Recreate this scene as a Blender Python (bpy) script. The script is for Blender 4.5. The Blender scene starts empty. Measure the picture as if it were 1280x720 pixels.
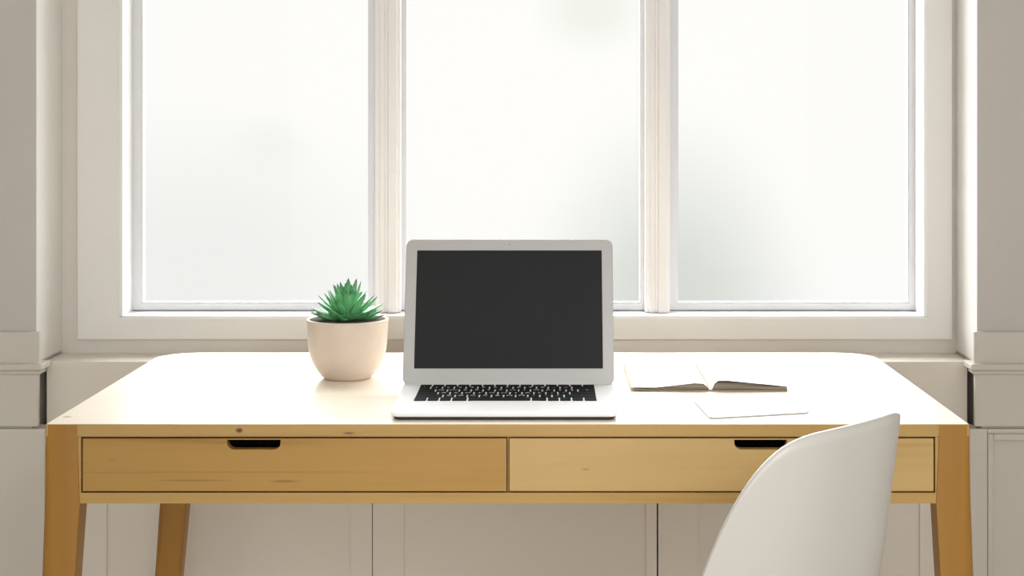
import bpy, bmesh, math, random
from mathutils import Vector, Matrix
random.seed(7)
S = bpy.context.scene
COL = S.collection
F, VX, VY, CH = 1998.0, 684.0, 150.0, 1.244     # focal length (px), principal point, camera height


def X(px, Y): return (px - VX) * Y / F
def Z(py, Y): return CH - (py - VY) * Y / F


# ------------------------------------------------------------------ materials
def mat(name, col, rough=0.5, metal=0.0, spec=0.5, bump=None, coat=0.0, vary=None):
    m = bpy.data.materials.new(name); m.use_nodes = True
    nt = m.node_tree; b = nt.nodes['Principled BSDF']
    b.inputs['Base Color'].default_value = (*col, 1)
    b.inputs['Roughness'].default_value = rough
    b.inputs['Metallic'].default_value = metal
    b.inputs['Specular IOR Level'].default_value = spec
    b.inputs['Coat Weight'].default_value = coat
    b.inputs['Coat Roughness'].default_value = 0.25
    tc = nt.nodes.new('ShaderNodeTexCoord')
    if vary:                                     # (scale, amount)
        n = nt.nodes.new('ShaderNodeTexNoise'); n.inputs['Scale'].default_value = vary[0]
        n.inputs['Detail'].default_value = 4
        nt.links.new(tc.outputs['Object'], n.inputs['Vector'])
        r = nt.nodes.new('ShaderNodeValToRGB')
        r.color_ramp.elements[0].position = .3; r.color_ramp.elements[1].position = .7
        r.color_ramp.elements[0].color = (*[c * (1 - vary[1]) for c in col], 1)
        r.color_ramp.elements[1].color = (*[min(1, c * (1 + vary[1] * .6)) for c in col], 1)
        nt.links.new(n.outputs['Fac'], r.inputs['Fac']); nt.links.new(r.outputs['Color'], b.inputs['Base Color'])
    if bump:                                     # (scale, distance)
        n2 = nt.nodes.new('ShaderNodeTexNoise'); n2.inputs['Scale'].default_value = bump[0]
        nt.links.new(tc.outputs['Object'], n2.inputs['Vector'])
        bp = nt.nodes.new('ShaderNodeBump'); bp.inputs['Distance'].default_value = bump[1]
        bp.inputs['Strength'].default_value = .4
        nt.links.new(n2.outputs['Fac'], bp.inputs['Height']); nt.links.new(bp.outputs['Normal'], b.inputs['Normal'])
    return m


def wood(name, axis='X', light=(.45, .25, .055), dark=(.34, .17, .028), rough=.38, off=0.0, knots=()):
    m = bpy.data.materials.new(name); m.use_nodes = True
    nt = m.node_tree; L = nt.links; b = nt.nodes['Principled BSDF']
    b.inputs['Roughness'].default_value = rough
    tc = nt.nodes.new('ShaderNodeTexCoord')
    mp = nt.nodes.new('ShaderNodeMapping')
    sc = {'X': (.7, 9, 16), 'Z': (14, 14, .7), 'Y': (9, .7, 16)}[axis]
    mp.inputs['Scale'].default_value = sc; mp.inputs['Location'].default_value = (off, off * 1.7, off * .6)
    L.new(tc.outputs['Object'], mp.inputs['Vector'])
    n = nt.nodes.new('ShaderNodeTexNoise'); n.inputs['Scale'].default_value = 1.6; n.inputs['Detail'].default_value = 3
    n.inputs['Distortion'].default_value = .6; L.new(mp.outputs[0], n.inputs['Vector'])
    n2 = nt.nodes.new('ShaderNodeTexNoise'); n2.inputs['Scale'].default_value = 7; n2.inputs['Detail'].default_value = 5
    L.new(mp.outputs[0], n2.inputs['Vector'])
    ad = nt.nodes.new('ShaderNodeMath'); ad.operation = 'MULTIPLY_ADD'; ad.inputs[1].default_value = .3
    L.new(n2.outputs['Fac'], ad.inputs[0]); 
    ml = nt.nodes.new('ShaderNodeMath'); ml.operation = 'MULTIPLY'; ml.inputs[1].default_value = .75
    L.new(n.outputs['Fac'], ml.inputs[0]); L.new(ml.outputs[0], ad.inputs[2])
    r = nt.nodes.new('ShaderNodeValToRGB')
    e = r.color_ramp.elements
    e[0].position = .34; e[0].color = (*dark, 1); e[1].position = .60; e[1].color = (*light, 1)
    k = e.new(.44); k.color = (*[(a * .75 + c * .25) for a, c in zip(light, dark)], 1)
    L.new(ad.outputs[0], r.inputs['Fac'])
    out = r.outputs['Color']
    for (kx, ky, kz, rx, rz, amt) in knots:      # small brown knots that belong to the board
        vm = nt.nodes.new('ShaderNodeVectorMath'); vm.operation = 'SUBTRACT'; vm.inputs[1].default_value = (kx, ky, kz)
        L.new(tc.outputs['Object'], vm.inputs[0])
        vs = nt.nodes.new('ShaderNodeVectorMath'); vs.operation = 'MULTIPLY'; vs.inputs[1].default_value = (1 / rx, 1 / max(rx, rz), 1 / rz)
        L.new(vm.outputs[0], vs.inputs[0])
        vl = nt.nodes.new('ShaderNodeVectorMath'); vl.operation = 'LENGTH'; L.new(vs.outputs[0], vl.inputs[0])
        mr = nt.nodes.new('ShaderNodeMapRange'); mr.inputs['From Min'].default_value = .6; mr.inputs['From Max'].default_value = 1.3
        mr.inputs['To Min'].default_value = amt; mr.inputs['To Max'].default_value = 0
        L.new(vl.outputs['Value'], mr.inputs['Value'])
        mx = nt.nodes.new('ShaderNodeMix'); mx.data_type = 'RGBA'
        mx.inputs[7].default_value = (.10, .035, .015, 1)
        L.new(mr.outputs[0], mx.inputs[0]); L.new(out, mx.inputs[6]); out = mx.outputs[2]
    L.new(out, b.inputs['Base Color'])
    bp = nt.nodes.new('ShaderNodeBump'); bp.inputs['Strength'].default_value = .08; bp.inputs['Distance'].default_value = .002
    L.new(n2.outputs['Fac'], bp.inputs['Height']); L.new(bp.outputs['Normal'], b.inputs['Normal'])
    return m


M = {}
M['wall'] = mat('wall_paint', (.61, .58, .54), .55, bump=(60, .001))
M['trim'] = mat('panel_paint', (.68, .635, .565), .4)
M['casing'] = mat('casing_glare', (.82, .80, .765), .4)  # paler than the wall: window glare painted into the colour
M['frame'] = mat('window_paint', (.78, .78, .81), .7)
M['mullion'] = mat('mullion_paint', (.93, .905, .885), .6)
M['gap_strip'] = mat('grey_gap_strip', (.30, .30, .31), .7)  # dark gap under each frame painted as a grey strip
M['panel'] = mat('wainscot_paint', (.80, .745, .66), .4)
M['niche'] = mat('niche_paint', (.73, .685, .63), .5)
M['ceiling'] = mat('ceiling_paint', (.85, .84, .82), .8)
M['floor'] = wood('bounce_floor', 'X', (.78, .74, .68), (.70, .65, .58), .45)  # unseen floor, paled to bounce light under the desk
M['ceramic'] = mat('matte_ceramic', (.64, .535, .44), .38, vary=(30, .04), bump=(150, .0004))
M['soil'] = mat('soil', (.10, .08, .055), .95, bump=(200, .004), vary=(120, .5))
M['silver'] = mat('anodised_silver', (.47, .46, .445), .5, metal=.2)
M['deck'] = mat('deck_lit', (.92, .92, .925), .4)  # whiter than the lid: daylight on the upward face put into the colour
M['dark'] = mat('dark_rubber', (.03, .025, .02), .6)
M['screen'] = mat('screen_glass', (.024, .024, .025), .5, spec=.1)
M['key'] = mat('black_key', (.006, .006, .008), .7, spec=.08)
M['legend'] = mat('key_legend', (.9, .9, .9), .5)
M['paper'] = mat('paper', (.93, .91, .88), .7)
M['page_edge'] = mat('page_edges_shaded', (.16, .13, .10), .8, vary=(300, .2))  # sheet edges darkened: shade on the front side painted in
def stripes(m, a, b):
    nt = m.node_tree; tc = nt.nodes.new('ShaderNodeTexCoord'); mp = nt.nodes.new('ShaderNodeMapping'); mp.inputs['Scale'].default_value = (5, 1, 420)
    n = nt.nodes.new('ShaderNodeTexNoise'); n.inputs['Scale'].default_value = 1; n.inputs['Detail'].default_value = 1
    r = nt.nodes.new('ShaderNodeValToRGB'); r.color_ramp.elements[0].position = .38; r.color_ramp.elements[1].position = .62
    r.color_ramp.elements[0].color = (*a, 1); r.color_ramp.elements[1].color = (*b, 1)
    nt.links.new(tc.outputs['Object'], mp.inputs[0]); nt.links.new(mp.outputs[0], n.inputs['Vector']); nt.links.new(n.outputs['Fac'], r.inputs[0])
    nt.links.new(r.outputs[0], nt.nodes['Principled BSDF'].inputs['Base Color'])


stripes(M['page_edge'], (.055, .04, .028), (.30, .25, .19))
M['cover'] = mat('notebook_cover', (.30, .24, .16), .6)
M['plastic'] = mat('white_plastic', (.60, .575, .525), .38)
M['chrome'] = mat('grey_metal', (.5, .5, .5), .3, metal=1)
M['black'] = mat('recess_shade', (.006, .005, .005), .8, spec=.1)  # shade inside the grip cut-outs, painted black
M['groove'] = mat('shadow_gap', (.06, .04, .025), .9, spec=.1)


def leaf_mat():
    m = bpy.data.materials.new('succulent_leaf'); m.use_nodes = True
    nt = m.node_tree; b = nt.nodes['Principled BSDF']; L = nt.links
    at = nt.nodes.new('ShaderNodeAttribute'); at.attribute_name = 'along'
    r = nt.nodes.new('ShaderNodeValToRGB'); e = r.color_ramp.elements
    e[0].position = 0; e[0].color = (.24, .58, .27, 1)
    e[1].position = 1; e[1].color = (.035, .13, .06, 1)
    k = e.new(.35); k.color = (.20, .54, .24, 1)
    k = e.new(.75); k.color = (.13, .43, .18, 1)
    n = nt.nodes.new('ShaderNodeTexNoise'); n.inputs['Scale'].default_value = 60
    tc = nt.nodes.new('ShaderNodeTexCoord'); L.new(tc.outputs['Object'], n.inputs['Vector'])
    ml = nt.nodes.new('ShaderNodeMath'); ml.operation = 'MULTIPLY_ADD'; ml.inputs[1].default_value = .3
    sb = nt.nodes.new('ShaderNodeMath'); sb.operation = 'SUBTRACT'; sb.inputs[1].default_value = .15
    L.new(at.outputs['Fac'], sb.inputs[0]); L.new(n.outputs['Fac'], ml.inputs[0]); L.new(sb.outputs[0], ml.inputs[2])
    L.new(ml.outputs[0], r.inputs['Fac']); L.new(r.outputs['Color'], b.inputs['Base Color'])
    b.inputs['Roughness'].default_value = .38
    b.inputs['Subsurface Weight'].default_value = .15
    b.inputs['Subsurface Radius'].default_value = (.004, .008, .003)
    return m


M['leaf'] = leaf_mat()


def glass_mat():
    m = bpy.data.materials.new('window_glass'); m.use_nodes = True
    nt = m.node_tree; nt.nodes.clear(); L = nt.links
    o = nt.nodes.new('ShaderNodeOutputMaterial'); mx = nt.nodes.new('ShaderNodeMixShader')
    t = nt.nodes.new('ShaderNodeBsdfTransparent'); g = nt.nodes.new('ShaderNodeBsdfGlossy'); f = nt.nodes.new('ShaderNodeFresnel')
    t.inputs['Color'].default_value = (.985, .985, .98, 1); g.inputs['Roughness'].default_value = .03
    f.inputs['IOR'].default_value = 1.1
    L.new(f.outputs[0], mx.inputs[0]); L.new(t.outputs[0], mx.inputs[1]); L.new(g.outputs[0], mx.inputs[2]); L.new(mx.outputs[0], o.inputs[0])
    return m


M['glass'] = glass_mat()


# ------------------------------------------------------------------ helpers
def box(bm, x0, x1, y0, y1, z0, z1):
    v = [bm.verts.new(p) for p in ((x0, y0, z0), (x1, y0, z0), (x1, y1, z0), (x0, y1, z0), (x0, y0, z1), (x1, y0, z1), (x1, y1, z1), (x0, y1, z1))]
    for f in ((0, 3, 2, 1), (4, 5, 6, 7), (0, 1, 5, 4), (1, 2, 6, 5), (2, 3, 7, 6), (3, 0, 4, 7)):
        bm.faces.new([v[i] for i in f])


def prism(bm, pts, a, b, axis='Y'):
    """closed outline pts (2D) swept from a to b along an axis"""
    def P(p, h):
        return {'Y': (p[0], h, p[1]), 'Z': (p[0], p[1], h), 'X': (h, p[0], p[1])}[axis]
    A = [bm.verts.new(P(p, a)) for p in pts]; B = [bm.verts.new(P(p, b)) for p in pts]
    n = len(pts)
    bm.faces.new(A); bm.faces.new(B[::-1])
    for i in range(n):
        bm.faces.new((A[i], B[i], B[(i + 1) % n], A[(i + 1) % n]))


def rrect(x0, x1, y0, y1, r, n=6, corners=(1, 1, 1, 1)):
    out = []
    for (cx, cy, a0, k) in ((x1 - r, y1 - r, 0, 0), (x0 + r, y1 - r, 90, 1), (x0 + r, y0 + r, 180, 2), (x1 - r, y0 + r, 270, 3)):
        if corners[k]:
            for i in range(n + 1):
                a = math.radians(a0 + 90 * i / n); out.append((cx + r * math.cos(a), cy + r * math.sin(a)))
        else:
            out.append((x1 if k in (0, 3) else x0, y1 if k in (0, 1) else y0))
    return out


def lathe(bm, prof, cx, cy, n=64):
    rings = []
    for (r, z) in prof:
        rings.append([bm.verts.new((cx + r * math.cos(2 * math.pi * i / n), cy + r * math.sin(2 * math.pi * i / n), z)) for i in range(n)])
    for a, b in zip(rings, rings[1:]):
        for i in range(n): bm.faces.new((a[i], a[(i + 1) % n], b[(i + 1) % n], b[i]))
    bm.faces.new(rings[0][::-1]); bm.faces.new(rings[-1])


def obj(name, bm, m, parent=None, bevel=0, smooth=False, seg=2, xf=None):
    if xf is not None: bmesh.ops.transform(bm, matrix=xf, verts=bm.verts)
    bmesh.ops.recalc_face_normals(bm, faces=bm.faces)
    if parent is not None:
        bmesh.ops.translate(bm, vec=-root_of(parent), verts=bm.verts)
    me = bpy.data.meshes.new(name); bm.to_mesh(me); bm.free()
    for mm in (m if isinstance(m, (list, tuple)) else [m]): me.materials.append(mm)
    o = bpy.data.objects.new(name, me); COL.objects.link(o)
    if parent is not None: o.parent = parent
    if smooth:
        for p in me.polygons: p.use_smooth = True
    if bevel:
        b = o.modifiers.new('bevel', 'BEVEL'); b.width = bevel; b.segments = seg; b.limit_method = 'ANGLE'
        b.harden_normals = True
    return o


def root_of(p):
    v = Vector((0, 0, 0))
    while p is not None: v = v + p.location; p = p.parent
    return v


def thing(name, label, cat, loc, group=None):
    o = bpy.data.objects.new(name, None); COL.objects.link(o); o.location = loc
    o.empty_display_size = .05
    o['label'] = label; o['category'] = cat
    if group: o['group'] = group
    return o


def tag(o, label, cat, group=None):
    o['label'] = label; o['category'] = cat
    if group: o['group'] = group
    return o


def struct(name, bm, m, label=None, bevel=0, parent=None):
    o = obj(name, bm, m, parent, bevel=bevel)
    if parent is None:
        o['kind'] = 'structure'
        if label: o['label'] = label
    return o


# ------------------------------------------------------------------ room shell
YP, YN = 3.46, 3.64                    # wall face beside the niche, back of the niche
XL, XR = X(45, YP), X(1222, YP)        # niche sides
RL, RR, RB, TOP = -2.4, 2.3, -2.6, 2.7
YC = 3.625                             # face of the window casing
wx0, wx1, wz0, wz1 = X(151, YC), X(1157, YC), Z(397, YC), 2.38

bm = bmesh.new(); box(bm, RL - .1, RR + .1, RB - .1, 3.95, -.06, 0); struct('floor', bm, M['floor'], 'board floor, paled to bounce light')
bm = bmesh.new(); box(bm, RL - .1, RR + .1, RB - .1, 3.95, TOP, TOP + .06); struct('ceiling', bm, M['ceiling'], 'white ceiling')
bm = bmesh.new(); box(bm, RL - .1, RL, RB, 3.95, 0, TOP); struct('wall_left', bm, M['wall'], 'plain wall left of the room')
bm = bmesh.new(); box(bm, RR, RR + .1, RB, 3.95, 0, TOP); struct('wall_right', bm, M['wall'], 'plain wall right of the room')
bm = bmesh.new(); box(bm, RL, RR, RB - .1, RB, 0, TOP); struct('wall_rear', bm, M['wall'], 'plain wall behind the viewer')
bm = bmesh.new()
zl = Z(455, YP)
box(bm, RL, XL, YP, 3.80, zl, TOP); box(bm, XR, RR, YP, 3.80, zl, TOP)
box(bm, RL, XL - .009, YP, 3.80, 0, zl); box(bm, XR + .009, RR, YP, 3.80, 0, zl)
struct('wall_back', bm, M['wall'], 'greige wall on both sides of the shallow window niche')
bm = bmesh.new()
box(bm, XL, wx0, YN, 3.80, .0, TOP); box(bm, wx1, XR, YN, 3.80, .0, TOP)
box(bm, wx0, wx1, YN, 3.80, 0, wz0); box(bm, wx0, wx1, YN, 3.80, wz1, TOP)
struct('wall_niche', bm, M['niche'], 'off-white back wall of the niche, holding the wide window')

# casing around the window
bm = bmesh.new()
cx0, cx1, cz0 = X(97, YC), X(1190, YC), Z(424, YC)
box(bm, cx0, wx0, YC, YN + .005, cz0, wz1 + .09); box(bm, wx1, cx1, YC, YN + .005, cz0, wz1 + .09)
box(bm, wx0, wx1, YC, YN + .005, cz0, wz0); box(bm, wx0, wx1, YC, YN + .005, wz1, wz1 + .09)
struct('trim_1', bm, M['casing'], 'flat casing around the window, window glare in its colour')
bm = bmesh.new(); box(bm, XL - .001, XL + .0015, YP + .0005, YN + .001, Z(452, YP), TOP); struct('trim_16', bm, M['casing'], 'niche side, left, window light painted as white')  # thin linings added so the niche sides look lit by the window
bm = bmesh.new(); box(bm, XR - .0015, XR + .001, YP + .0005, YN + .001, Z(452, YP), TOP); struct('trim_17', bm, M['casing'], 'niche side, right, window light painted as white')
# white reveal liner
bm = bmesh.new()
t = .004; YF = 3.715
box(bm, wx0 - .004, wx0 + t, YC - .001, 3.745, wz0, wz1); box(bm, wx1 - t, wx1 + .004, YC - .001, 3.745, wz0, wz1)
box(bm, wx0 - .004, wx1 + .004, YC - .001, 3.745, wz0 - .004, wz0 + t)
box(bm, wx0 - .004, wx1 + .004, YC - .001, 3.745, wz1 - t, wz1 + .004)
struct('trim_2', bm, mat('reveal_paint', (.88, .88, .87), .4), 'white lining of the window opening', bevel=.001)


def sash(n, px0, px1, lab):
    """one pane in its frame; px are the visible glass edges on the frame face"""
    root = bpy.data.objects.new('window_%d' % n, None); COL.objects.link(root)
    gz = Z(378, YF)
    root.location = ((X(px0, YF) + X(px1, YF)) / 2, YF, wz0 + t); root['kind'] = 'structure'; root['label'] = lab
    return root


glass_px = [(178, 460), (508, 800), (848, 1135)]
outer_px = [(163.5, 472), (496, 811), (834, 1150)]
gz0, gz1 = Z(378, YF), wz1 - .06
labs = ['left pane of the wide window in its grey-white frame', 'centre pane of the wide window, behind the laptop', 'right pane of the wide window, with a grey-green blur low down']
for i, ((g0, g1), (o0, o1)) in enumerate(zip(glass_px, outer_px)):
    r = sash(i + 1, g0, g1, labs[i])
    a0, a1, b0, b1 = X(g0, YF), X(g1, YF), X(o0, YF), X(o1, YF)
    if i == 0: b0 = wx0 + t
    if i == 2: b1 = wx1 - t
    bm = bmesh.new()
    zb, zt2 = wz0 + t, wz1 - t
    ch_ = .003                                  # small chamfer towards the glass
    for (p0, p1, q0, q1, ya, yb, g_) in ((b0, a0 - ch_, a1 + ch_, b1, YF, 3.744, ch_), (b0 + .001, a0, a1, b1 - .001, YF + .003, 3.743, 0)):
        e = .003 if g_ else .004
        box(bm, p0, p1, ya, yb, zb + e, zt2 - e); box(bm, q0, q1, ya, yb, zb + e, zt2 - e)
        box(bm, p1, q0, ya, yb, zb + e, gz0 - g_); box(bm, p1, q0, ya, yb, gz1 + g_, zt2 - e)
    obj('frame', bm, M['frame'], r)
    bm = bmesh.new(); box(bm, a0 - .004, a1 + .004, 3.724, 3.728, gz0 - .004, gz1 + .004)
    obj('glass_pane', bm, M['glass'], r)
    bm = bmesh.new(); box(bm, b0 + .0005, b1 - .0005, YF + .002, 3.742, zb, zb + .0032)
    obj('gap_strip', bm, M['gap_strip'], r)
for k, (p0, p1, lab) in enumerate(((468, 500, 'left upright mullion between two panes'), (807, 838, 'right upright mullion between two panes'))):
    bm = bmesh.new(); Ym = 3.672
    x0, x1 = X(p0, Ym), X(p1, Ym); w = x1 - x0
    # fluted upright: four flats at different depths
    pts = [(x0, 3.745), (x0, Ym + .014), (x0 + w * .18, Ym + .014), (x0 + w * .20, Ym + .004), (x0 + w * .38, Ym + .004), (x0 + w * .42, Ym + .010),
           (x0 + w * .50, Ym + .010), (x0 + w * .54, Ym), (x0 + w * .86, Ym), (x0 + w * .9, Ym + .010), (x1, Ym + .010), (x1, 3.745)]
    prism(bm, pts, wz0 + t + .001, wz1 - t - .001, 'Z')
    struct('trim_%d' % (k + 3), bm, M['mullion'], lab, bevel=.001)

# wainscot on the wall beside the niche, and the ledge moulding
def side(sign, edge_a, edge_b, edge_c, n, name):
    far = RL if sign < 0 else RR
    def B(bm, px, Yf, yb, za, zb):
        x = X(px, YP); lo, hi = (far, x) if sign < 0 else (x, far); box(bm, lo, hi, Yf, yb, za, zb)
    bm = bmesh.new(); B(bm, edge_a, YP - .012, YP + .002, Z(455, YP), Z(414, YP))
    struct('trim_%d' % n, bm, M['trim'], 'flat board above the ledge on the %s of the niche' % name, bevel=.003)
    # ledge moulding with a nosed profile, mitred round the corner into the niche
    bm = bmesh.new(); z1, z0 = Z(453, YP), Z(466, YP)
    B(bm, edge_b, YP - .026, YP + .04, z0 + .008, z1)
    B(bm, edge_b - sign * -4, YP - .018, YP + .03, z0 - .002, z0 + .0085)
    struct('trim_%d' % (n + 1), bm, M['trim'], 'ledge moulding on the %s of the niche' % name, bevel=.004)
    bm = bmesh.new(); B(bm, edge_c, YP - .012, YP + .002, Z(532, YP), z0 - .001)
    struct('trim_%d' % (n + 2), bm, M['trim'], 'upper wainscot board on the %s of the niche' % name, bevel=.002)
    bm = bmesh.new(); z1 = Z(535, YP)
    if sign < 0:
        B(bm, 57.5, YP - .010, YP + .045, 0, z1)
    else:
        x0, xm, x2, x3 = X(1210.5, YP), X(1233, YP), X(1246, YP), X(1500, YP)
        box(bm, x0, xm, YP - .010, YP + .002, 0, z1)
        box(bm, xm, far, YP - .010, YP + .002, Z(541, YP), z1); box(bm, xm, far, YP - .010, YP + .002, 0, .12)
        box(bm, x0, x0 + .02, YP, YP + .045, 0, z1)
        # moulding inside the frame, then the field
        box(bm, xm, X(1240, YP), YP - .014, YP + .002, .12, Z(541, YP)); box(bm, X(1240, YP), far, YP - .014, YP + .002, Z(549, YP), Z(541, YP))
        box(bm, X(1240, YP), far, YP - .003, YP + .002, .12, Z(549, YP))
    struct('trim_%d' % (n + 3), bm, M['trim'], 'lower wainscot panel on the %s of the niche' % name, bevel=.002)


side(-1, 51.5, 57, 49.5, 5, 'left'); side(1, 1215.5, 1210, 1217, 9, 'right')

bm = bmesh.new(); box(bm, XL - .0085, XR + .0085, 3.509, YN, Z(452.5, 3.51) - .012, Z(452.5, 3.51) + .0006); struct('trim_18', bm, M['panel'], 'narrow ledge on top of the wainscot')
# niche wainscot below the window, joints and framed fields (three frames)
YW = 3.51
nx0, nx1 = X(58.5, YW), X(1209, YW)
ztop = Z(452.5, YW)
for k, (p0, p1, f0, f1, lab) in enumerate(((58.5, 465, 133, 438, 'left'), (466, 821, 505, 808, 'centre'), (823, 1209, 873, 1150, 'right'))):
    bm = bmesh.new()
    a, b, c, d = X(p0, YW), X(p1, YW), X(f0, YW), X(f1, YW)
    zf = Z(536, YW)
    box(bm, a, c, YW, YN, 0, ztop); box(bm, d, b, YW, YN, 0, ztop)
    box(bm, c, d, YW, YN, zf, ztop); box(bm, c, d, YW, YN, 0, .14)
    box(bm, c - .001, d + .001, YW + .007, YN - .001, .139, zf + .001)
    struct('trim_%d' % (13 + k), bm, M['panel'], 'wainscot frame under the window, %s one' % lab)

# ------------------------------------------------------------------ desk
DY0, DY1 = 2.597, 3.397
DX0, DX1 = X(57, DY0), X(1212, DY0)
DZ = .75
desk = thing('writing_desk', 'long light wood desk with two slim drawers under a top paled with painted daylight', 'desk', ((DX0 + DX1) / 2, (DY0 + DY1) / 2, 0))
DO = desk.location.copy()
wz = lambda py: Z(py, DY0)


def K(px, py, rx, rz, amt):
    return (X(px, DY0) - DO.x, DY0 - DO.y, wz(py) - DO.z, rx, rz, amt)


topm = wood('desk_top_lit_wood', 'X', (.90, .82, .69), (.86, .75, .58), .3, 3.1,  # same wood as the edge, paled to paint in the daylight on top
            knots=[K(299, 538, .0055, .004, .95), K(436, 541.5, .009, .002, .7), K(1030, 539, .006, .0025, .4),
                   (X(77, 2.63) - DO.x, 2.66 - DO.y, DZ, .007, .004, .5), (X(1122, 3.02) - DO.x, 3.03 - DO.y, DZ, .007, .006, .45)])
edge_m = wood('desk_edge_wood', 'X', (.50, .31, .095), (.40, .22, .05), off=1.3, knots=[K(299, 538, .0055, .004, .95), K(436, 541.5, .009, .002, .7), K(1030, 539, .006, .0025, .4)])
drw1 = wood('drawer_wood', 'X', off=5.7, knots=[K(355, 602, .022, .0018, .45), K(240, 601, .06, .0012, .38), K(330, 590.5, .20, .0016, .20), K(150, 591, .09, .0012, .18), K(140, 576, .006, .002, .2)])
drw2 = wood('drawer_wood_glare', 'X', (.555, .36, .135), (.47, .285, .085), off=9.2, knots=[K(732, 587, .006, .002, .35)])  # paler than the left drawer: window glare painted into the wood
legm = wood('leg_wood', 'Z', (.38, .18, .022), (.28, .12, .012), .42, 2.2, knots=[(X(228, 3.32) - DO.x, 3.32 - DO.y, Z(705, 3.32), .0035, .011, .95)])
RC = .085                            # big rounded back corners
pts = rrect(DX0, DX1, DY0, DY1, RC, 10, (1, 1, 0, 0))
bm = bmesh.new(); prism(bm, pts, wz(546.3), DZ, 'Z')
for f in bm.faces:
    pass
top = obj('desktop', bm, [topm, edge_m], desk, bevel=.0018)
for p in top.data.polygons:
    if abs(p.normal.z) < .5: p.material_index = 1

# apron box: rails round the drawers
ax0, ax1 = X(97, DY0), X(1173, DY0)
dz0, dz1 = wz(614.3), wz(548.6)
ab = wz(629.5)
bm = bmesh.new(); a_y = DY0 + .001
box(bm, ax0, X(101, DY0), a_y, DY0 + .03, ab, wz(546.4)); box(bm, X(1169.3, DY0), ax1, a_y, DY0 + .03, ab, wz(546.4))
box(bm, X(101, DY0), X(1169.3, DY0), a_y, DY0 + .03, ab, wz(616.3))
box(bm, ax0, X(101, DY0), DY0 + .03, DY1 - .12, ab, wz(546.4)); box(bm, X(1169.3, DY0), ax1, DY0 + .03, DY1 - .12, ab, wz(546.4))
box(bm, X(101, DY0), X(1169.3, DY0), DY1 - .14, DY1 - .12, ab, wz(546.4))
box(bm, X(101, DY0), X(1169.3, DY0), DY0 + .03, DY1 - .14, ab, ab + .006)
box(bm, X(634, DY0), X(636.5, DY0), DY0 + .012, DY1 - .14, ab, wz(546.4))
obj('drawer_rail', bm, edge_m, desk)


def drawer(px0, px1, hx0, hx1, m, first):
    """front board with a cut-out grip; two px edges of the board and of the grip"""
    x0, x1 = X(px0, DY0), X(px1, DY0); h0, h1 = X(hx0, DY0), X(hx1, DY0); ht, hb = wz(550.0), wz(562.3)
    yf, yb = DY0 + .0022, DY0 + .02
    bm = bmesh.new()
    outer = [(x0, dz0), (x1, dz0), (x1, dz1), (x0, dz1)]
    r = .011
    hole = [(h0, ht), (h1, ht)]
    for i in range(9):
        a = math.radians(-10 - 80 * i / 8); hole.append((h1 - r * 1.1 + r * 1.1 * math.cos(a), hb + r + r * math.sin(a)))
    for i in range(9):
        a = math.radians(-90 - 80 * i / 8); hole.append((h0 + r * 1.1 + r * 1.1 * math.cos(a), hb + r + r * math.sin(a)))
    eo = []
    for loop in (outer, hole):
        vs = [bm.verts.new((p[0], yf, p[1])) for p in loop]
        eo += [bm.edges.new((vs[i], vs[(i + 1) % len(vs)])) for i in range(len(vs))]
    bmesh.ops.triangle_fill(bm, use_beauty=True, use_dissolve=False, edges=eo)
    g = bmesh.ops.extrude_face_region(bm, geom=list(bm.faces))
    bmesh.ops.translate(bm, vec=(0, yb - yf, 0), verts=[v for v in g['geom'] if isinstance(v, bmesh.types.BMVert)])
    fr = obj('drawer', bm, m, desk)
    # pocket added behind the cut-out, its shade painted black
    bm = bmesh.new(); xa, xb = h0 - .012, h1 + .012; za, zb = hb - .008, min(ht + .004, dz1)
    box(bm, xa, xb, yb + .04, yb + .044, za, zb); box(bm, xa, xa + .003, yb, yb + .04, za, zb); box(bm, xb - .003, xb, yb, yb + .04, za, zb)
    box(bm, xa, xb, yb, yb + .04, za, za + .003); box(bm, xa, xb, yb, yb + .04, zb - .003, zb)
    hd = obj('grip_recess', bm, M['black'], fr); hd['label'] = 'cut-out grip with its shade painted black'
    return fr


drawer(103, 633, 283.5, 350.5, drw1, True); drawer(637, 1167.3, 918, 984, drw2, False)

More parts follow.
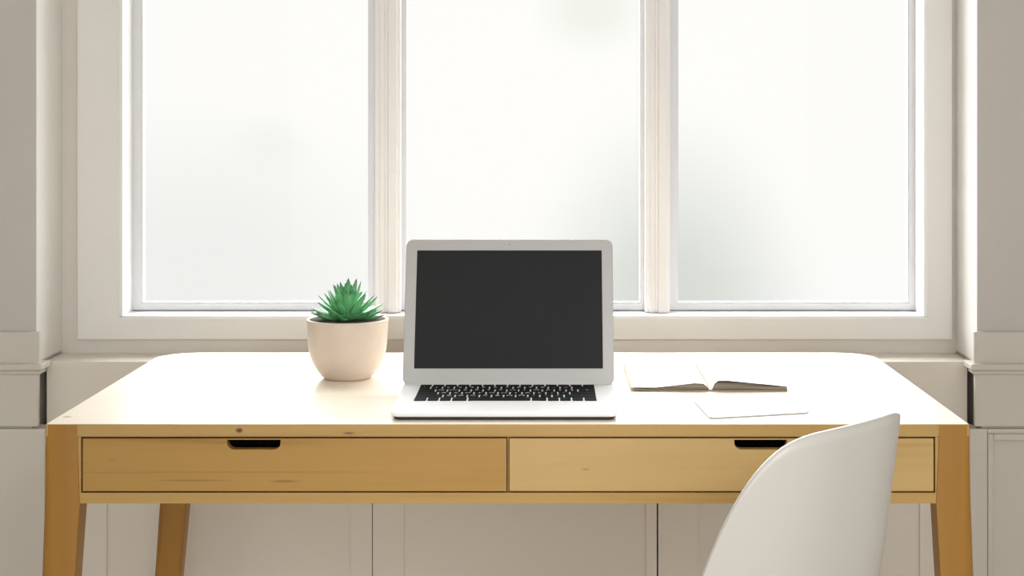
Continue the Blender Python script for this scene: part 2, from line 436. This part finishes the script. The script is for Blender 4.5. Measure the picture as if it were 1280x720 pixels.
# legs: tapered, slightly splayed, softly rounded
for sgn in (-1, 1):
    z1, z2 = wz(546.4), ab
    zt_leg = DZ - .0016
    def LX(pl, pr): return X(pl if sgn < 0 else pr, DY0)
    # the front leg runs up to the top surface; its outer corner gets rounder on the way down
    lv = [(zt_leg, LX(57, 1212.2), LX(97, 1173), .007, DY0 + .045), (zt_leg - .0008, LX(57, 1212.2), LX(97, 1173), .007, DY0 + .045), (wz(560), LX(55.5, 1213), LX(97, 1173), .008, DY0 + .045),
          (z2, LX(53, 1216), LX(100, 1170), .016, DY0 + .047), (wz(720), LX(49.5, 1219.5), LX(94, 1175), .02, DY0 + .045), (0, LX(36, 1233), LX(70, 1199), .016, DY0 + .036)]
    rings = []
    bm = bmesh.new()
    for (z, a, b, rad, yb) in lv:
        ya = DY0 - .0006 - (.006 * (1 - z / .7) if z < .6 else 0)
        rb = .006
        lo_, hi_ = min(a, b), max(a, b)
        pts = []
        for (cx, cy, r_, a0) in ((hi_, yb, rb, 0), (lo_, yb, rb, 90), (lo_, ya, rad if sgn < 0 else rb * .35, 180), (hi_, ya, rad if sgn > 0 else rb * .35, 270)):
            ox = cx - r_ if cx == hi_ else cx + r_; oy = cy - r_ if cy == yb else cy + r_
            for n_ in range(7):
                an = math.radians(a0 + 15 * n_); pts.append((ox + r_ * math.cos(an), oy + r_ * math.sin(an)))
        rings.append([bm.verts.new((p[0], p[1], z)) for p in pts])
    for A, B in zip(rings, rings[1:]):
        for j in range(len(A)): bm.faces.new((A[j], A[(j + 1) % len(A)], B[(j + 1) % len(A)], B[j]))
    bm.faces.new(rings[0]); bm.faces.new(rings[-1][::-1])
    lg = obj('leg', bm, legm, desk)
    for p in lg.data.polygons: p.use_smooth = len(p.vertices) == 4
    # back leg
    yb1 = DY1 - .03; yb0 = yb1 - .05
    bm = bmesh.new()
    if sgn < 0: tops, bots = (X(206, yb0), X(243, yb0)), (X(178, yb0), X(206, yb0))
    else:
        cxm = DX0 + DX1
        tops = (cxm - X(243, yb0), cxm - X(206, yb0)); bots = (cxm - X(206, yb0), cxm - X(178, yb0))
    rings = []
    for (z, (a, b), ya, yb) in ((z1, (tops[0] + sgn * -.01, tops[1] + sgn * -.01), yb0, yb1), (ab, tops, yb0, yb1), (0, bots, yb0 + .02, yb1 + .01)):
        rings.append([bm.verts.new((p[0], p[1], z)) for p in rrect(a, b, ya, yb, .008, 5)])
    for A, B in zip(rings, rings[1:]):
        for j in range(len(A)): bm.faces.new((A[j], A[(j + 1) % len(A)], B[(j + 1) % len(A)], B[j]))
    bm.faces.new(rings[0]); bm.faces.new(rings[-1][::-1])
    obj('leg', bm, legm, desk)

# ------------------------------------------------------------------ laptop
LZ = DZ + .0005
YL0 = 2.628; YL1 = 2.930
lap = thing('laptop', 'open silver laptop with a dark blank screen, middle of the desk', 'laptop', (X(632, 2.8), 2.8, DZ))
f0, f1 = X(488, YL0), X(772, YL0); r0, r1 = X(505.5, YL1), X(766, YL1)
zd = DZ + .0125


def warp(bm):
    """sides follow the front and hinge widths"""
    for v in bm.verts:
        k = (v.co.y - YL0) / (YL1 - YL0); s = v.co.x
        v.co.x = (f0 + (r0 - f0) * k) * (1 - s) + (f1 + (r1 - f1) * k) * s


# unit-width outline with rounded corners
def rr_unit(y0, y1, r, n=6):
    w = f1 - f0
    return [(p[0] / w, p[1]) for p in rrect(0, w, y0, y1, r, n)]


bm = bmesh.new()
base_pts = rr_unit(YL0, YL1, .012)
def scaled(k): return [(.5 + (p[0] - .5) * k, (YL0 + YL1) / 2 + (p[1] - (YL0 + YL1) / 2) * k) for p in base_pts]
rings = []
for (k, z) in ((.987, LZ + .005), (.996, LZ + .0068), (1, LZ + .009), (1, zd - .001), (.997, zd)):
    rings.append([bm.verts.new((p[0], p[1], z)) for p in scaled(k)])
for A, B in zip(rings, rings[1:]):
    for j in range(len(A)): bm.faces.new((A[j], A[(j + 1) % len(A)], B[(j + 1) % len(A)], B[j]))
bm.faces.new(rings[0]); bm.faces.new(rings[-1]); warp(bm)
obj('base', bm, M['deck'], lap)
bm = bmesh.new()
rings = [[bm.verts.new((p[0], p[1], z)) for p in scaled(k)] for (k, z) in ((.972, LZ), (.986, LZ + .0052))]
for j in range(len(rings[0])): bm.faces.new((rings[0][j], rings[0][(j + 1) % len(rings[0])], rings[1][(j + 1) % len(rings[0])], rings[1][j]))
bm.faces.new(rings[0]); bm.faces.new(rings[1]); warp(bm)
fo = obj('underside', bm, M['dark'], lap); fo['label'] = 'dark underside'
# trackpad
bm = bmesh.new(); prism(bm, rrect(.34, .66, YL0 + .02, YL0 + .115, .01, 4), zd - .0002, zd + .0002, 'Z')
warp(bm); obj('trackpad', bm, mat('trackpad', (.88, .88, .885), .4), lap)
# keyboard: five staggered rows, each key its own piece
def Yd(py): return (CH - zd) * F / (py - VY)
KY0, KY1 = Yd(501.3), Yd(481.5)
KX0, KX1 = X(516, KY0), X(747, KY0)
kb = bpy.data.objects.new('keyboard', None); COL.objects.link(kb); kb.parent = lap
kb.location = ((KX0 + KX1) / 2 - lap.location.x, (KY0 + KY1) / 2 - lap.location.y, zd - DZ)
kb['label'] = 'black keyboard'
rows = [[('', 1.1), ('', 1), ('', 1), ('', 1.3), ('', 5.2), ('', 1.3), ('', 1), ('', 1), ('', 1), ('', 1.1)],
        [('', 2.3)] + [(c, 1) for c in 'ZXCVBNM,./'] + [('', 2.7)],
        [('', 1.8)] + [(c, 1) for c in "ASDFGHJKL;'"] + [('', 2.2)],
        [('', 1.5)] + [(c, 1) for c in 'QWERTYUIOP[]'] + [('\\', 1.5)],
        [(c, 1) for c in '`1234567890-='] + [('', 2)],
        [('', 1.07)] * 14]
fh = [1.15, 1, 1, 1, 1, .6]
gap = .0027
tot = sum(fh); y = KY0
glyph = {}


def glyph_mesh(c):
    if c not in glyph:
        cu = bpy.data.curves.new('g', 'FONT'); cu.body = c; cu.size = .0145; cu.align_x = 'CENTER'; cu.align_y = 'CENTER'; cu.resolution_u = 2
        o = bpy.data.objects.new('g', cu); COL.objects.link(o); bpy.context.view_layer.update()
        me = bpy.data.meshes.new_from_object(o.evaluated_get(bpy.context.evaluated_depsgraph_get()))
        bpy.data.objects.remove(o); glyph[c] = me
    return glyph[c]


kr = Vector((kb.location.x + lap.location.x, kb.location.y + lap.location.y, zd))
for ri, row in enumerate(rows):
    h = (KY1 - KY0) * fh[ri] / tot
    w_tot = sum(k[1] for k in row); x = KX0
    for (c, w) in row:
        ww = (KX1 - KX0) * w / w_tot
        bm = bmesh.new()
        pts = rrect(x + gap / 2, x + ww - gap / 2, y + gap / 2, y + h - gap / 2, .0016, 2)
        mx_, my_ = x + ww / 2, y + h / 2
        A = [bm.verts.new((p[0], p[1], zd)) for p in pts]
        B = [bm.verts.new((mx_ + (p[0] - mx_) * .97, my_ + (p[1] - my_) * .97, zd + .0013)) for p in pts]
        for j in range(len(A)): bm.faces.new((A[j], A[(j + 1) % len(A)], B[(j + 1) % len(A)], B[j]))
        bm.faces.new(A[::-1]); bm.faces.new(B)
        for v in bm.verts: v.co -= kr
        nf = len(bm.faces)
        if c:
            gm = glyph_mesh(c)
            vs = [bm.verts.new((v.co.x + mx_ - kr.x, v.co.y + my_ - kr.y, .0015)) for v in gm.vertices]
            for p in gm.polygons:
                try: bm.faces.new([vs[i] for i in p.vertices]).material_index = 1
                except ValueError: pass
        me = bpy.data.meshes.new('key'); bm.to_mesh(me); bm.free()
        me.materials.append(M['key']); me.materials.append(M['legend'])
        k = bpy.data.objects.new('key', me); COL.objects.link(k); k.parent = kb
        x += ww
    y += h

# lid
YB, YT = 2.917, 3.006
zb_, zt_ = zd - .002, Z(299, YT)
lid_h = math.hypot(zt_ - zb_, YT - YB); ang = math.atan2(YT - YB, zt_ - zb_)
lw = X(768, YB) - X(503, YB); lcx = (X(768, YB) + X(503, YB)) / 2
lid_xf = Matrix.Translation((lcx, YB, zb_)) @ Matrix.Rotation(-ang, 4, 'X')
bm = bmesh.new()
lp = rrect(-lw / 2, lw / 2, 0, lid_h, .0135, 8)
def lsc(k, pts=lp): return [(p[0] * (1 - k / (lw / 2)), lid_h / 2 + (p[1] - lid_h / 2) * (1 - k / (lid_h / 2))) for p in pts]
rings = [[bm.verts.new((p[0], yy, p[1])) for p in lsc(k)] for (k, yy) in ((.0012, 0), (0, .0012), (0, .004), (.003, .0065), (.012, .0075))]
for A, B in zip(rings, rings[1:]):
    for j in range(len(A)): bm.faces.new((A[j], A[(j + 1) % len(A)], B[(j + 1) % len(A)], B[j]))
bm.faces.new(rings[0]); bm.faces.new(rings[-1])
lid = obj('lid', bm, M['silver'], lap, xf=lid_xf)
sc_ = lid_h / (481.5 - 299)
bm = bmesh.new()
pw = X(754, YB) - X(517, YB); pc = (X(754, YB) + X(517, YB)) / 2 - lcx
prism(bm, rrect(pc - pw / 2, pc + pw / 2, (481.5 - 461.5) * sc_, (481.5 - 313.5) * sc_, .001, 2), -.0004, .0006, 'Y')
s = obj('screen', bm, M['screen'], lid, xf=lid_xf); s['label'] = 'dark blank screen'
bm = bmesh.new()
bmesh.ops.create_circle(bm, cap_ends=True, radius=.0012, segments=12)
bmesh.ops.transform(bm, matrix=Matrix.Rotation(math.pi / 2, 4, 'X') @ Matrix.Identity(4), verts=bm.verts)
bmesh.ops.translate(bm, vec=(pc, -.0003, lid_h - .0105), verts=bm.verts)
obj('camera_dot', bm, mat('camera_dot', (.25, .24, .23), .4), lid, xf=lid_xf)
bm = bmesh.new()
hp = [(YB + .013 + .0055 * math.cos(a), zd - .002 + .0035 * math.sin(a)) for a in [math.pi * 2 * i / 14 for i in range(14)]]
prism(bm, hp, lcx - lw * .40, lcx + lw * .40, 'X')
obj('hinge', bm, M['dark'], lap)

# ------------------------------------------------------------------ potted succulent
PY = 3.063; PX = X(434.5, PY)
pot = thing('potted_succulent', 'spiky green succulent in a rounded beige ceramic pot', 'plant', (PX, PY, DZ))
k = PY / F
zr = .8635
def pz(zpix): return DZ + (662 - zpix) / (662 - 318) * (zr - DZ)
prof = [(24 * k, DZ + .0015), (27.5 * k, DZ), (29.5 * k, DZ + .0012)]
for (yy, r) in ((652, 31.0), (640, 33.6), (622, 36.5), (600, 39.6), (580, 42.1), (560, 44.1), (535, 46.2), (500, 48.0), (450, 49.2), (400, 49.9), (350, 50.5), (326, 50.9)):
    prof.append((r * k, pz(yy)))
prof += [(50.9 * k, zr - .0008), (50.2 * k, zr), (48.2 * k, zr), (47.4 * k, zr - .001), (46.8 * k, zr - .02), (20 * k, zr - .022)]
bm = bmesh.new(); lathe(bm, prof, PX, PY)
p = obj('pot', bm, M['ceramic'], pot, smooth=True)
bm = bmesh.new()
bmesh.ops.create_circle(bm, cap_ends=True, radius=46.8 * k, segments=48)
bmesh.ops.translate(bm, vec=(PX, PY, zr - .0012), verts=bm.verts)
g = bmesh.ops.extrude_face_region(bm, geom=list(bm.faces)); bmesh.ops.translate(bm, vec=(0, 0, -.008), verts=[v for v in g['geom'] if isinstance(v, bmesh.types.BMVert)])
obj('soil', bm, M['soil'], pot)


def leaf(bm, lay, base, az, el, L, w, curl):
    """a thick pointed leaf, rounded below, flatter on top"""
    d = Vector((math.cos(az), math.sin(az), 0)); up = Vector((0, 0, 1)); sd = Vector((-math.sin(az), math.cos(az), 0))
    n = 12; p = Vector(base); rings = []; e = el
    for i in range(n + 1):
        t_ = i / n
        dr = d * math.cos(e) + up * math.sin(e); nr = -d * math.sin(e) + up * math.cos(e)
        wd = w * (.55 + 1.5 * t_ - 1.1 * t_ * t_) * (max(0, 1 - t_ ** 3.2) ** .85) + .0001
        th = wd * .42
        ring = []
        for j in range(10):
            a = 2 * math.pi * j / 10; ca, sa = math.cos(a), math.sin(a)
            off = sd * ca * wd + nr * (sa * th * (.45 if sa > 0 else 1.15) + (abs(ca) ** 2) * th * .45)
            v = bm.verts.new(p + off); v[lay] = t_; ring.append(v)
        rings.append(ring)
        p = p + dr * (L / n); e += curl / n
    for A, B in zip(rings, rings[1:]):
        for j in range(10): bm.faces.new((A[j], A[(j + 1) % 10], B[(j + 1) % 10], B[j]))
    bm.faces.new(rings[0]); bm.faces.new(rings[-1])


bm = bmesh.new(); lay = bm.verts.layers.float.new('along')
zs = zr - .009
N = 50; ga = math.radians(137.5)
for i in range(N):
    f = i / (N - 1)                            # 0 outermost .. 1 heart
    az = i * ga + random.uniform(-.15, .15)
    el = math.radians(9 + 76 * f ** .9 + random.uniform(-5, 5))
    L = (.058 + .004 * math.sin(f * 3.1)) * random.uniform(.9, 1.1) * (1 if f < .8 else 1 - (f - .8) * .6)
    rb = .014 * (1 - f)
    zb2 = zs + .006 + .020 * f
    leaf(bm, lay, (PX + rb * math.cos(az), PY + rb * math.sin(az), zb2), az, el, L, .0088 * random.uniform(.9, 1.12) * (1 - .15 * f), math.radians(random.uniform(2, 18)) * (1 - f))
for i in range(24):
    az = i * 2 * math.pi / 24 + random.uniform(-.1, .1)
    leaf(bm, lay, (PX + .012 * math.cos(az), PY + .012 * math.sin(az), zs + .008), az, math.radians(random.uniform(8, 18)), .062 * random.uniform(.88, 1.05), .0098, math.radians(8))
obj('foliage', bm, M['leaf'], pot, smooth=True)

# ------------------------------------------------------------------ open notebook
NY0 = 2.912; sx = X(888.5, NY0)
nb = thing('notebook', 'open notebook with blank white pages and a tan cover, right of the laptop', 'notebook', (sx, NY0 + .12, DZ))
ND = .30
bm = bmesh.new()
xl, xr = X(788, NY0), X(984.5, NY0)
# cover: thin board bent at the spine
pts = [(xl, DZ + .0045), (xl + .03, DZ + .0012), (sx - .01, DZ + .0002), (sx + .01, DZ + .0002), (xr, DZ + .0006), (xr, DZ + .0030), (sx + .01, DZ + .0028), (sx - .01, DZ + .0026), (xl + .03, DZ + .0035), (xl, DZ + .0062)]
prism(bm, pts, NY0 - .002, NY0 + ND + .004, 'Y')
obj('cover', bm, M['cover'], nb, bevel=.0003)


def pages(outline, name, lab=None):
    bm = bmesh.new(); prism(bm, outline, NY0, NY0 + ND, 'Y')
    o = obj(name, bm, [M['paper'], M['page_edge']], nb)
    for pl in o.data.polygons:
        if abs(pl.normal.y) > .5: pl.material_index = 1
    return o


pz_ = lambda py: Z(py, NY0)
# left block: thin at the fore edge, thickest beside the gutter
pages([(X(790.5, NY0), DZ + .0062), (X(850, NY0), DZ + .0030), (sx - .003, DZ + .0030), (X(884, NY0), pz_(483)), (X(879, NY0), pz_(479.5)), (X(868, NY0), pz_(478.8)), (X(845, NY0), pz_(481.5)), (X(820, NY0), DZ + .0068), (X(790.5, NY0), DZ + .0071)], 'page_block')
pages([(sx + .002, DZ + .0030), (X(984, NY0), DZ + .0034), (X(984, NY0), pz_(483.2)), (X(960, NY0), pz_(480.6)), (X(930, NY0), pz_(477.8)), (X(910, NY0), pz_(475.8)), (X(898, NY0), pz_(475.8)), (X(893, NY0), pz_(479.5))], 'page_block')

# loose white card
CZ = DZ
def Yt(py, z=DZ): return (CH - z) * F / (py - VY)
q = [(887, 524), (1012, 517), (978, 496.5), (866, 501)]
cp = [Vector((X(px, Yt(py)), Yt(py))) for px, py in q]
cc = sum(cp, Vector((0, 0))) / 4
bm = bmesh.new()
prism(bm, [tuple(c) for c in cp], CZ + .0002, CZ + .0022, 'Z')
bmesh.ops.bevel(bm, geom=[e for e in bm.edges if abs(e.verts[0].co.z - e.verts[1].co.z) > .001], offset=.005, segments=4, affect='EDGES')
o = obj('paper_sheet', bm, [M['paper'], mat('card_edge', (.50, .49, .48), .8)])
for p in o.data.polygons:
    if abs(p.normal.z) < .5: p.material_index = 1
tag(o, 'thin blank white card lying in front of the open notebook', 'paper')

# ------------------------------------------------------------------ chair
th_ = .8311; th_W = Vector((math.cos(th_), math.sin(th_), 0)); th_F = Vector((-math.sin(th_), math.cos(th_), 0))
CT = Vector((.4140, 2.1086, 0))             # centre of the back's top rim, on plan
zt0, zs0, AW = .8447, .455, .202
ch = thing('shell_chair', 'white moulded plastic chair with a curved back, turned in front of the desk', 'chair', (CT.x + th_F.x * .25, CT.y + th_F.y * .25, 0))
bm = bmesh.new()
nq, ntt, nr = 64, 24, 18
def hfr(q): return max(0.0, 1 - abs(q) ** 5.97) ** .3162
def wrap(q): return .0674 * abs(q) ** 2.905
def P3(w, f, z): return CT + th_W * w + th_F * f + Vector((0, 0, z))
grid = []
for iq in range(nq + 1):
    s_ = -1 + 2 * iq / nq; q_ = math.sin(s_ * math.pi / 2); col = []
    for it in range(ntt + 1):
        t_ = 1 - it / ntt; h = hfr(q_)
        z = zs0 + (zt0 - zs0) * t_ * h
        zn = t_ * h
        fwd = .0631 * (1 - zn) + .03 * max(0, .5 - zn) ** 2 * 4 + wrap(q_) * (1 + .2537 * (1 - zn))
        wq = AW * q_ * (1 + .2241 * (1 - zn))
        col.append(bm.verts.new(P3(wq, fwd, z + .03 * abs(q_) ** 3 * (1 - t_))))
    f_b = .102 + wrap(q_) * 1.2537
    for ir in range(1, nr + 1):
        r_ = ir / nr
        fwd = f_b + (.50 - .06 * abs(q_) ** 3 - f_b) * r_
        z = zs0 + .03 * abs(q_) ** 3 * (1 - r_ * .3) - .022 * math.sin(r_ * math.pi * .8) * (1 - q_ * q_) - .028 * r_ ** 4
        col.append(bm.verts.new(P3(AW * q_ * (1.2241 - .11 * r_), fwd, z)))
    grid.append(col)
for A, B in zip(grid, grid[1:]):
    for j in range(len(A) - 1):
        try: bm.faces.new((A[j], B[j], B[j + 1], A[j + 1]))
        except ValueError: pass
bmesh.ops.remove_doubles(bm, verts=bm.verts, dist=.0004)
sh = obj('shell', bm, M['plastic'], ch, smooth=True)
so = sh.modifiers.new('solid', 'SOLIDIFY'); so.thickness = .006; so.offset = 0; so.use_even_offset = False
for (w_, f_) in ((-.15, .16), (.15, .16), (-.15, .42), (.15, .42)):
    bm = bmesh.new()
    top_ = P3(w_ * .8, .29 + (f_ - .29) * .7, zs0 - .02); bot = P3(w_ * 1.35, .29 + (f_ - .29) * 1.45, 0)
    d = (bot - top_); L = d.length; qn = d.to_track_quat('Z', 'Y').to_matrix().to_4x4()
    bmesh.ops.create_cone(bm, cap_ends=True, segments=20, radius1=.013, radius2=.009, depth=L)
    bmesh.ops.transform(bm, matrix=Matrix.Translation((top_ + bot) / 2) @ qn, verts=bm.verts)
    for v in bm.verts:
        if v.co.z < 0.02: v.co.z = max(v.co.z, 0.0)
    obj('leg', bm, M['plastic'], ch, smooth=True)

# ------------------------------------------------------------------ daylight and added fill lights
w = bpy.data.worlds.new('daylight'); S.world = w; w.use_nodes = True
nt = w.node_tree; nt.nodes.clear(); L = nt.links
out = nt.nodes.new('ShaderNodeOutputWorld'); bg = nt.nodes.new('ShaderNodeBackground'); L.new(bg.outputs[0], out.inputs[0])
tc = nt.nodes.new('ShaderNodeTexCoord'); sep = nt.nodes.new('ShaderNodeSeparateXYZ'); L.new(tc.outputs['Generated'], sep.inputs[0])


def rng(src, a, b, c, d, smooth=True):
    m_ = nt.nodes.new('ShaderNodeMapRange'); m_.interpolation_type = 'SMOOTHSTEP' if smooth else 'LINEAR'
    for nme, v in (('From Min', a), ('From Max', b), ('To Min', c), ('To Max', d)): m_.inputs[nme].default_value = v
    L.new(src, m_.inputs['Value']); return m_.outputs[0]


col = None
def mixc(fac, a, b):
    m_ = nt.nodes.new('ShaderNodeMix'); m_.data_type = 'RGBA'; L.new(fac, m_.inputs[0])
    if isinstance(a, tuple): m_.inputs[6].default_value = (*a, 1)
    else: L.new(a, m_.inputs[6])
    if isinstance(b, tuple): m_.inputs[7].default_value = (*b, 1)
    else: L.new(b, m_.inputs[7])
    return m_.outputs[2]


SKY = 8.6
def blob(px, py, rx, ry):
    d = Vector(((px - VX) / F, 1, (VY - py) / F)).normalized()
    vm = nt.nodes.new('ShaderNodeVectorMath'); vm.operation = 'SUBTRACT'; vm.inputs[1].default_value = d; L.new(tc.outputs['Generated'], vm.inputs[0])
    vs = nt.nodes.new('ShaderNodeVectorMath'); vs.operation = 'MULTIPLY'; vs.inputs[1].default_value = (F / rx, 3, F / ry); L.new(vm.outputs[0], vs.inputs[0])
    vl = nt.nodes.new('ShaderNodeVectorMath'); vl.operation = 'LENGTH'; L.new(vs.outputs[0], vl.inputs[0])
    return rng(vl.outputs['Value'], 0.1, 1.0, 1, 0)


# hazy bright garden: low-contrast tints of out-of-focus foliage near the horizon
c = mixc(blob(640, 120, 900, 420), (1.0, 1.0, .99), (1.02, 1.01, .985))
c = mixc(blob(250, 330, 330, 230), c, (.90, .90, .885))
c = mixc(blob(840, 400, 210, 300), c, (.71, .74, .69))
c = mixc(blob(740, 10, 90, 70), c, (.91, .93, .86))
c = mixc(blob(335, 190, 70, 60), c, (.95, .95, .91))
sk = mixc(rng(sep.outputs['X'], -.15, -.65, 0, 1), (SKY * .98, SKY, SKY * 1.02), (SKY * 1.8, SKY * 1.83, SKY * 1.86))   # brighter towards the left
c = mixc(rng(sep.outputs['Z'], .085, .30, 0, 1), c, sk)     # bright overcast sky higher up
c = mixc(rng(sep.outputs['Z'], -.16, -.35, 0, 1), c, (.55, .55, .48))                 # ground
L.new(c, bg.inputs['Color']); bg.inputs['Strength'].default_value = 1.0
w.cycles.sampling_method = 'MANUAL'; w.cycles.sample_map_resolution = 1024

la = bpy.data.lights.new('window_portal', 'AREA'); la.shape = 'RECTANGLE'; la.size = wx1 - wx0; la.size_y = wz1 - wz0; la.cycles.is_portal = True
lo = bpy.data.objects.new('window_portal', la); COL.objects.link(lo); lo.location = ((wx0 + wx1) / 2, 3.83, (wz0 + wz1) / 2); lo.rotation_euler = (-math.pi / 2, 0, 0)


def area(name, loc, target, sx_, sy_, power, colr):
    l = bpy.data.lights.new(name, 'AREA'); l.shape = 'RECTANGLE'; l.size = sx_; l.size_y = sy_; l.energy = power; l.color = colr
    o = bpy.data.objects.new(name, l); COL.objects.link(o); o.location = loc
    o.rotation_euler = (Vector(target) - Vector(loc)).to_track_quat('-Z', 'Y').to_euler(); return o


area('rear_fill_light', (0, RB + .12, 1.35), (0, 3, .9), 3.2, 2.1, 66, (.95, .975, 1))  # added unseen area light that fills the room from behind
sp = bpy.data.lights.new('fill_spot', 'SPOT'); sp.energy = 250; sp.color = (.96, .98, 1); sp.spot_size = math.radians(25); sp.spot_blend = 1; sp.shadow_soft_size = .4  # added unseen spot that brightens the middle of the desk front
so_ = bpy.data.objects.new('fill_spot', sp); COL.objects.link(so_); so_.location = (1.3, -1.0, 2.35)
so_.rotation_euler = (Vector((.12, 2.6, .64)) - so_.location).to_track_quat('-Z', 'Y').to_euler()

# ------------------------------------------------------------------ camera
cam = bpy.data.cameras.new('camera'); co = bpy.data.objects.new('camera', cam); COL.objects.link(co)
co.location = (0, 0, CH); co.rotation_euler = (math.pi / 2, 0, 0)
cam.sensor_fit = 'HORIZONTAL'; cam.sensor_width = 36; cam.lens = 36 * F / 1280
cam.shift_x = (640 - VX) / 1280; cam.shift_y = -(360 - VY) / 1280
cam.clip_start = .05
S.camera = co
S.view_settings.view_transform = 'Standard'; S.view_settings.look = 'None'; S.view_settings.gamma = 1
S.view_settings.use_curve_mapping = False; S.view_settings.exposure = 0
S.cycles.use_denoising = True
S.cycles.max_bounces = 10; S.cycles.diffuse_bounces = 6
S.cycles.sample_clamp_indirect = 8
